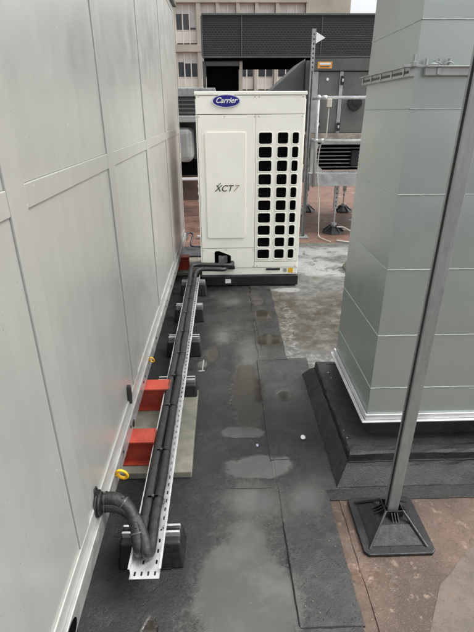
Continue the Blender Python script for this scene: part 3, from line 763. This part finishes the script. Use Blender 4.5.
# ------------------------------------------------------------------ litter and a modelled glare sliver
bm = nb(); bmesh.ops.create_icosphere(bm, subdivisions=2, radius=.016)
for v in bm.verts: v.co = Vector((v.co.x*.9, v.co.y*1.25, v.co.z*.35)) * random.uniform(.85, 1.12) + Vector((.416, 1.975, .0175))
tagp(obj('paper_scrap', bm, 'label', origin=(.416, 1.975, .0135), smooth=True), 'small white scrap lying on the wet felt near the kerb', 'litter')
bm = nb(); bmesh.ops.create_icosphere(bm, subdivisions=2, radius=.009)
for v in bm.verts: v.co = Vector((v.co.x*.8, v.co.y*1.3, v.co.z*.35)) * random.uniform(.85, 1.12) + Vector((.160, 1.925, .012))
M['bluish'] = simple('pale_blue_plastic', (.42, .45, .58), .4)
tagp(obj('plastic_scrap', bm, 'bluish', origin=(.160, 1.925, .009), smooth=True), 'small pale blue scrap in the middle of the walkway', 'litter')
bm = nb(); prism(bm, [(-.185, 2.70), (-.150, 2.705), (-.150, 2.712), (-.163, 2.712), (-.160, 2.86), (-.166, 2.86), (-.169, 2.712), (-.200, 2.708)], 'z', .0095, .011)  # added sliver, stands in for sky glare on a narrow puddle
tagp(obj('glare_sliver', bm, 'alu', origin=(-.165, 2.77, .0095)), 'thin pale T-shaped sliver added as sky glare beside the cable tray between two blocks', 'glare sliver')
bm = nb()
for _ in range(170):
    x, y = random.choice([(random.uniform(-.15, .45), random.uniform(1.6, 4.2)), (random.uniform(.42, .7), random.uniform(2.7, 3.6)), (random.uniform(.0, .5), random.uniform(.9, 1.8))])
    s = random.uniform(.0012, .0035); z = .0185
    if x < .24: z = .0095
    v = [bm.verts.new((x+s*math.cos(a)*random.uniform(.6, 1.2), y+s*math.sin(a)*random.uniform(.6, 1.2), z-.001)) for a in (0, 1.3, 2.6, 3.9, 5.1)]
    top = bm.verts.new((x, y, z+s*.5))
    for i in range(5): bm.faces.new((v[i], v[(i+1) % 5], top))
tagp(obj('grit', bm, 'concrete'), 'tiny pale grit specks scattered over the felt walkway', 'grit', kind='stuff')

# ------------------------------------------------------------------ background right: air handling unit on steel stand
A = thing('air_handling_unit', 'grey-green air handling unit with round black handle and orange label, behind the cream unit', 'air handler', (1.9, 7.5, 1.36))
AY = 6.80
obj('casing', bx(1.245, 3.4, AY+.02, 8.3, 1.372, 2.14), 'ahu', A, bevel=.004)
obj('top_band', bx(1.215, 3.45, AY-.03, 8.35, 2.142, 2.285), 'ahu_band', A, bevel=.006)
obj('corner_post', bx(1.232, 1.302, AY-.005, AY+.018, 1.375, 2.138), 'alu', A, bevel=.003)
obj('door_panel', bx(1.306, 1.585, AY, AY+.018, 1.378, 2.134), 'ahu', A, bevel=.006)
obj('mullion', bx(1.589, 1.640, AY-.008, AY+.018, 1.375, 2.138), 'alu', A, bevel=.003)
dr = obj('door_panel', bx(1.644, 2.40, AY, AY+.018, 1.378, 2.134), 'ahu', A, bevel=.006)
obj('mullion', bx(2.404, 2.455, AY-.008, AY+.018, 1.375, 2.138), 'alu', A, bevel=.003)
obj('door_panel', bx(2.459, 3.39, AY, AY+.018, 1.378, 2.134), 'ahu', A, bevel=.006)
bm = nb(); disc(bm, (1.822, AY-.02, 1.755), .098, 'y', .019, 28); o = obj('round_cap', bm, 'black', A, bevel=.008)
bm = nb(); disc(bm, (1.835, AY-.042, 1.77), .05, 'y', .004, 20); obj('knob', bm, 'block', o)
for x, z in ((1.624, 2.03), (1.615, 1.455), (1.335, 1.49)):
    bm = nb(); box(bm, x-.022, x+.020, AY-.030, AY-.009, z-.055, z+.055); h = obj('latch', bm, 'black', A, bevel=.005)
    bm = nb(); box(bm, x-.010, x+.012, AY-.042, AY-.031, z-.018, z+.018); obj('catch', bm, 'galv_bright', h, bevel=.003)
bm = nb(); disc(bm, (1.425, AY-.006, 2.045), .018, 'y', .005, 14); obj('white_plug', bm, 'label', A)
lb = obj('warning_label', bx(1.275, 1.468, AY-.0335, AY-.0305, 2.170, 2.250), 'orange', A)
obj('label_stripe', bx(1.30, 1.445, AY-.0355, AY-.0340, 2.215, 2.236), 'label', lb)
bm = nb(); box(bm, 1.31, 1.43, AY-.0355, AY-.0340, 2.186, 2.196); obj('label_stripe', bm, 'ink', lb)
bm = nb(); prism(bm, [(AY+.15, 1.40), (AY+1.3, 1.40), (AY+1.3, 2.28), (AY+.15, 2.28)], 'x', 1.16, 1.214); obj('side_frame', bm, 'ahu', A)
bm = nb()
hexa(bm, [(.62, 7.05, 1.5), (1.155, 7.05, 1.3), (1.155, 8.1, 1.3), (.62, 8.1, 1.5), (.70, 7.05, 1.93), (1.155, 7.05, 2.31), (1.155, 8.1, 2.31), (.70, 8.1, 1.93)])
obj('intake_hood', bm, 'ahu_band', A, bevel=.008)
obj('base_channel', bx(1.20, 3.42, AY-.06, AY+.10, 1.295, 1.368), 'rust', A, bevel=.005)
# louvred coil section underneath
obj('lower_casing', bx(1.33, 3.3, AY+.16, 8.2, .86, 1.292), 'void', A)
bm = nb()
for i in range(7):
    z = .90+i*.052; box(bm, 1.36, 3.2, AY+.10, AY+.155, z, z+.012)
obj('louvre', bm, 'galv_dull', A)
obj('junction_box', bx(1.86, 1.96, AY+.03, AY+.095, .93, 1.14), 'black', A, bevel=.005)

ST = thing('steel_stand', 'galvanised steel stand on screw feet holding up the grey-green air handler', 'steel stand', (1.8, 6.7, 0))
def channel(name, x0, x1, y0, y1, z0, z1, mat, par): return obj(name, bx(x0, x1, y0, y1, z0, z1), mat, par, bevel=.004)
o = obj('channel_beam', bx(1.19, 3.3, 6.44, 6.452, .700, .872), 'galv', ST, bevel=.002)
obj('channel_beam', bx(1.19, 3.3, 6.4525, 6.72, .860, .8725), 'galv_bright', ST, bevel=.002)
obj('channel_beam', bx(1.19, 3.3, 6.4525, 6.56, .700, .712), 'galv', ST, bevel=.002)
obj('channel_beam', bx(1.175, 1.188, 6.46, 8.2, .70, .872), 'galv_dull', ST, bevel=.002)
obj('upright', bx(1.225, 1.315, 6.62, 6.70, .874, 1.292), 'galv', ST, bevel=.004)
bm = nb(); prism(bm, [(1.317, 1.18), (1.40, 1.29), (1.317, 1.29)], 'y', 6.64, 6.655); prism(bm, [(1.317, .98), (1.43, .876), (1.317, .876)], 'y', 6.64, 6.655); obj('gusset', bm, 'galv_dull', ST)
obj('bearer', bx(1.20, 3.3, 6.64, 6.74, 1.235, 1.292), 'galv_dull', ST, bevel=.004)
def slotted(name, x0, x1, y, z0, z1, mat, par, pitch=.05):
    loops = [[(x0, z0), (x1, z0), (x1, z1), (x0, z1)]]; c = (x0+x1)/2; z = z0+pitch*.6
    while z < z1-.02:
        loops.append(rrect(c-.0075, c+.0075, z-.012, z+.012, .0072, 3)); z += pitch
    me = plate(loops, .003, XZ(y)); o = link(name, me, mat, par)
    bm = nb(); box(bm, x0, x0+.003, y+.002, y+.041, z0, z1); box(bm, x1-.003, x1, y+.002, y+.041, z0, z1); box(bm, x0+.003, x1-.003, y+.038, y+.041, z0, z1); obj('channel_side', bm, mat, o)
    return o
def foot(x, y, par, h):
    slotted('leg', x-.028, x+.028, y-.02, .36, h, 'galv', par, .06)
    bm = nb(); sweep(bm, [(x, y, .09), (x, y, .37)], .012, 8); disc(bm, (x, y, .30), .022, 'z', .012, 6); disc(bm, (x, y, .12), .040, 'z', .03, 12); obj('threaded_rod', bm, 'galv', par)
    bm = nb(); n = 8
    for (r0, z0_, r1, z1_) in ((.165, .004, .150, .03), (.150, .03, .055, .095)):
        A_ = [bm.verts.new((x+r0*math.cos(R(22.5+45*k)), y+r0*math.sin(R(22.5+45*k)), z0_)) for k in range(n)]; B_ = [bm.verts.new((x+r1*math.cos(R(22.5+45*k)), y+r1*math.sin(R(22.5+45*k)), z1_)) for k in range(n)]
        for k in range(n): bm.faces.new((A_[k], A_[(k+1) % n], B_[(k+1) % n], B_[k]))
    bm.faces.new(B_)
    for k in range(n):
        a = R(22.5+45*k); sweep(bm, [(x+.155*math.cos(a), y+.155*math.sin(a), .03), (x+.05*math.cos(a), y+.05*math.sin(a), .115)], .008, 5)
    obj('rubber_foot', bm, 'block', par)
foot(1.632, 6.62, ST, .70); foot(1.50, 8.2, ST, .70); foot(2.15, 8.15, ST, .70); foot(2.7, 6.62, ST, .70)

HR = thing('handrail', 'galvanised tubular two-bar handrail in front of the grey-green air handler', 'handrail', (1.8, 6.4, 0))
def tube(name, pts, r, mat, par, n=10, smooth=True):
    bm = nb(); sweep(bm, pts, r, n); return obj(name, bm, mat, par, smooth=smooth)
for z in (1.812, 1.295):
    tube('rail', [(1.245, 6.40, z), (3.2, 6.40, z)], .021, 'galv_bright', HR)
    tube('rail', [(1.245, 6.425, z), (1.225, 7.0, z)], .021, 'galv', HR)
    bm = nb(); bmesh.ops.create_uvsphere(bm, u_segments=12, v_segments=8, radius=.034)
    bmesh.ops.translate(bm, verts=bm.verts, vec=(1.245, 6.405, z)); obj('clamp', bm, 'galv', HR, smooth=True)
    bm = nb(); sweep(bm, [(1.29, 6.4, z), (1.35, 6.4, z)], .028, 10); obj('clamp', bm, 'galv', HR, smooth=True)
tube('stanchion', [(1.245, 6.40, .70), (1.245, 6.40, 1.82)], .020, 'galv', HR)
tube('stanchion', [(1.225, 7.02, .70), (1.225, 7.02, 1.82)], .020, 'galv', HR)
tube('stanchion', [(2.6, 6.42, .70), (2.6, 6.42, 1.80)], .020, 'galv', HR)
obj('socket_box', bx(1.345, 1.408, 6.33, 6.376, 1.700, 1.800), 'cable', HR, bevel=.008)
SP = thing('marker_post', 'tall slotted galvanised post topped with a small pale triangular pennant', 'post', (1.13, 6.36, 0))
slotted('slotted_channel', 1.108, 1.152, 6.34, .02, 2.56, 'galv_dull', SP, .05)
bm = nb(); prism(bm, [(1.155, 2.525), (1.268, 2.465), (1.155, 2.405)], 'y', 6.335, 6.338); obj('pennant', bm, 'label', SP)
bm = nb(); box(bm, 1.06, 1.2, 6.27, 6.45, .001, .02); obj('base_plate', bm, 'galv_dull', SP, bevel=.003)

cb = tube('conduit', cr([(1.376, 6.36, 1.70), (1.374, 6.36, 1.5), (1.362, 6.36, 1.34), (1.31, 6.42, 1.22), (1.295, 6.425, .95), (1.32, 6.42, .66), (1.34, 6.40, .50), (1.348, 6.34, .15), (1.352, 6.30, .03), (1.40, 6.16, .016), (1.46, 6.05, .014)], 8), .0075, 'cable', None, 8)
tagp(cb, 'thin cream conduit dropping from the small box on the handrail down to the roof', 'conduit')
cb = tube('loose_cable', cr([(1.66, 6.55, .10), (1.76, 6.56, .09), (1.83, 6.50, .06), (1.90, 6.45, .03)], 6), .013, 'cable', None, 8)
tagp(cb, 'short white cable stub beside the screw foot of the steel stand', 'cable')
cb = tube('loose_cable', cr([(1.95, 6.75, .02), (2.02, 6.82, .09), (2.06, 6.7, .11), (2.04, 6.45, .05), (1.98, 6.3, .02)], 6), .008, 'cable', None, 8)
tagp(cb, 'curled thin white cable on the red roof near the grey duct', 'cable')
cb = tube('loose_cable', cr([(1.56, 6.10, .018), (1.66, 6.02, .018), (1.80, 5.97, .018)], 6), .012, 'cable', None, 8)
tagp(cb, 'straight white conduit offcut lying at the edge of the red roof felt', 'cable')
for (x, y, z, w, d, h, lb) in ((1.32, 8.0, .01, .18, .2, .13, 'pale concrete ballast block on the red roof, close behind the cream unit'), (1.28, 9.3, .01, .25, .25, .22, 'farther pale ballast block on the red roof under the stand')):
    bm = nb(); box(bm, x-w, x+w*.5, y-d, y+d, z, z+h*.55); box(bm, x-w*.8, x+w*.3, y-d*.8, y+d*.8, z+h*.55+.001, z+h)
    tagp(obj('ballast_block', bm, 'bwhite', origin=(x, y, 0), bevel=.02), lb, 'ballast block')
bm = nb(); hexa(bm, [(1.36, 4.75, .01), (1.50, 4.75, .01), (1.5, 5.0, .01), (1.36, 5.0, .01), (1.44, 4.78, .16), (1.5, 4.78, .17), (1.5, 4.95, .17), (1.46, 4.95, .16)])
tagp(obj('rag', bm, 'concrete', origin=(1.43, 4.85, 0), bevel=.02), 'crumpled pale green rag on the wet roof at the far foot of the duct', 'rag')

# ------------------------------------------------------------------ background left gap
G = thing('extract_unit', 'dark louvred rooftop unit with pale curved casing in the gap left of the cream unit', 'rooftop unit', (-1.0, 8.4, 0))
obj('top_casing', bx(-2.2, -.10, 8.0, 9.2, 1.875, 2.0), 'galv_dull', G, bevel=.01)
obj('louvre_box', bx(-2.1, -.15, 8.04, 9.1, 1.60, 1.873), 'ahu_band', G, bevel=.01)
bm = nb()
for i in range(4): box(bm, -2.0, -.2, 8.01, 8.038, 1.63+i*.06, 1.65+i*.06)
obj('louvre', bm, 'ahu', G)
obj('ledge', bx(-2.2, -.10, 7.94, 9.1, 1.50, 1.598), 'alu', G, bevel=.01)
obj('motor_casing', bx(-1.6, -.50, 7.96, 8.6, .88, 1.42), 'alu', G, bevel=.09, seg=4)
obj('underframe', bx(-2.1, -.15, 8.1, 9.0, .66, .878), 'void', G)
obj('rear_panel', bx(-2.1, -.15, 8.62, 9.0, .88, 1.498), 'ahu', G)
obj('bottom_rail', bx(-2.2, -.12, 7.9, 7.96, .60, .640), 'label', G, bevel=.005)
obj('leg', bx(-.40, -.34, 7.97, 8.03, .0, .598), 'galv_dull', G)
obj('leg', bx(-2.1, -2.04, 7.97, 8.03, .0, .598), 'galv_dull', G)
W = thing('low_wall', 'low stained pinkish wall beyond the left gap', 'wall', (-1, 9.6, 0))
obj('wall_face', bx(-4, 1.0, 9.5, 9.75, 0, .62), 'wallpink', W)
obj('coping', bx(-4.02, 1.02, 9.46, 9.79, .622, .68), 'ahu_band', W, bevel=.01)
cb = tube('hose', cr([(-.48, 5.60, .18), (-.46, 5.72, .24), (-.40, 5.72, .22), (-.42, 5.58, .12), (-.33, 5.62, .09), (-.2, 5.66, .08)], 6), .013, 'foam', None, 8)
tagp(cb, 'black hose curling behind the far end of the enclosure', 'hose')
cb = tube('roof_pipe', [(-.38, 6.35, .03), (-.22, 6.33, .03)], .02, 'label', None, 8); tagp(cb, 'short white pipe offcut on the red roof in the left gap', 'pipe')

# ------------------------------------------------------------------ mesh screen structure
SC = thing('mesh_screen', 'long raised box screened in black hexagonal mesh, on a dark hollow leg', 'screen', (1.5, 12.5, 0))
obj('mesh_face', bx(-.41, 6.0, 12.0, 12.03, 2.83, 3.62), 'mesh', SC)
bm = nb(); box(bm, -.43, 6.0, 11.97, 12.04, 3.622, 3.665); box(bm, -.43, 6.0, 11.97, 12.04, 2.79, 2.828); box(bm, -.45, -.412, 11.97, 12.04, 2.828, 3.622); obj('edge_trim', bm, 'ahu_band', SC, bevel=.004)
obj('soffit', bx(-.40, 6.0, 12.05, 14.5, 2.74, 2.80), 'void', SC)
obj('screen_body', bx(-.40, 6.0, 12.05, 14.5, 2.805, 3.60), 'ahu_band', SC)
obj('panel_joint', bx(.47, .485, 11.985, 11.998, 2.83, 3.62), 'ahu', SC)
obj('panel_joint', bx(2.30, 2.315, 11.985, 11.998, 2.83, 3.62), 'ahu', SC)
lg = obj('hollow_leg', bx(-.36, .42, 12.3, 14.0, 0, 2.738), 'void', SC)
obj('leg_trim', bx(.43, .50, 12.1, 12.25, 0, 2.738), 'bconc', SC)
obj('leg_trim', bx(-.44, -.37, 12.1, 12.25, 0, 2.738), 'ahu_band', SC)
obj('leg_header', bx(-.36, .42, 12.1, 12.25, 2.64, 2.738), 'ahu_band', SC)

# ------------------------------------------------------------------ office block behind
B = thing('office_building', 'pale concrete office block with bands of white framed windows, far behind the roof', 'building', (2, 42, -12))
BY = 40; bx0_, bx1_ = -14, 9.75
obj('wall', bx(bx0_, bx1_, BY+.35, 52, -14, 16), 'bconc', B)
obj('wall', bx(6.5, bx1_, BY, BY+.34, -14, 16), 'bconc', B)
sills = [8.88, 5.72, 2.56, -.6]          # window-head heights, one storey = 3.16
for zh in sills:
    obj('ledge', bx(bx0_, 6.49, BY-.18, BY+.34, zh+.13, zh+.60), 'bconc', B, bevel=.02)
pil = [-9.4, -6.55, -3.55, -1.65, -.22, 1.3, 2.70, 4.25, 6.52]
for x in pil:
    w = .13 if x not in (-3.55, -1.65) else .16
    obj('pilaster', bx(x-w, x+w, BY-.12, BY+.34, -6, 13), 'bconc', B, bevel=.02)
for zh in sills:
    for x0, x1 in zip(pil, pil[1:]):
        x0 += .17; x1 -= .17
        zt, zb = zh+.12, zh-1.60
        k = 2 if x1-x0 < 1.3 else 4 if x1-x0 > 2 else 3
        f = thing_w = obj('window', bx(x0, x1, BY+.20, BY+.26, zb, zt), 'wframe', B)
        wdt = (x1-x0)/k
        for i in range(k):
            xa, xb = x0+i*wdt+.05, x0+(i+1)*wdt-.05
            bl = random.choice((.35, .35, .5, .9, 1.0)) if zh > 8 else random.choice((.3, .35, .42, .4))
            zmid = zt-.06-(zt-zb-.12)*bl
            if bl < 1: obj('pane', bx(xa, xb, BY+.185, BY+.198, zb+.06, zmid-.03), 'glass', f)
            obj('blind', bx(xa, xb, BY+.186, BY+.198, zmid, zt-.06), 'blind', f)
            obj('mullion', bx(x0+i*wdt-.035, x0+i*wdt+.035, BY+.14, BY+.184, zb-.9, zt), 'wframe', f)
            if i % 2: obj('transom', bx(xa, xb, BY+.165, BY+.184, zmid-.03, zmid-.001), 'wframe', f)
        obj('spandrel', bx(x0, x1, BY+.16, BY+.26, zb-.82, zb-.03), 'bwhite', B, bevel=.02)
obj('vertical_sign_panel', bx(4.6, 6.2, BY+.1, BY+.19, -3, 2.0), 'bwhite', B)

# ------------------------------------------------------------------ camera, sky, sun
cam = bpy.data.cameras.new('Camera'); co = bpy.data.objects.new('Camera', cam); C.objects.link(co)
F, PX, PY, H = 451.0, 237.0, 316.0, 1.65
Yv = Vector((222-PX, PY-112, -F)).normalized(); Zv = -Vector((242-PX, PY-1315, -F)).normalized()
Zv = (Zv-Yv*Zv.dot(Yv)).normalized(); Xv = Yv.cross(Zv)          # world axes seen by the camera
rot = Matrix((Xv, Yv, Zv))                                       # camera -> world
co.matrix_world = Matrix.Translation((0, 0, H)) @ rot.to_4x4()
cam.sensor_fit = 'VERTICAL'; cam.sensor_height = 24; cam.lens = 24*F/632; cam.clip_start = .02; cam.clip_end = 500
scene.camera = co

SUN_EL, SUN_AZ = 54, 90
w = bpy.data.worlds.new('World'); scene.world = w; w.use_nodes = True
nt = w.node_tree; bg_ = nt.nodes['Background']
sky = nt.nodes.new('ShaderNodeTexSky'); sky.sky_type = 'NISHITA'; sky.sun_disc = False
sky.sun_elevation = R(SUN_EL); sky.sun_rotation = R(SUN_AZ); sky.air_density = 1.2; sky.dust_density = 6; sky.ozone_density = 1
hs = nt.nodes.new('ShaderNodeHueSaturation'); hs.inputs['Saturation'].default_value = .18; hs.inputs['Value'].default_value = 1.0
nt.links.new(sky.outputs[0], hs.inputs['Color']); nt.links.new(hs.outputs[0], bg_.inputs[0]); bg_.inputs[1].default_value = .15
sl = bpy.data.lights.new('sun', 'SUN'); sl.energy = 1.0; sl.angle = R(35); sl.color = (1, .99, .96)
so = bpy.data.objects.new('sun', sl); C.objects.link(so)
# direction to the sun: Nishita rotation 0 = +Y, clockwise
az, el = R(SUN_AZ), R(SUN_EL)
d = Vector((math.sin(az)*math.cos(el), math.cos(az)*math.cos(el), math.sin(el)))
so.rotation_euler = d.to_track_quat('Z', 'Y').to_euler()
vs = scene.view_settings; vs.view_transform = 'Standard'; vs.look = 'None'; vs.exposure = 1.0; vs.gamma = 1; vs.use_curve_mapping = False
scene.render.engine = 'CYCLES'; scene.cycles.use_denoising = True; scene.cycles.denoising_prefilter = 'ACCURATE'; scene.cycles.denoising_input_passes = 'RGB_ALBEDO_NORMAL'; scene.cycles.max_bounces = 8
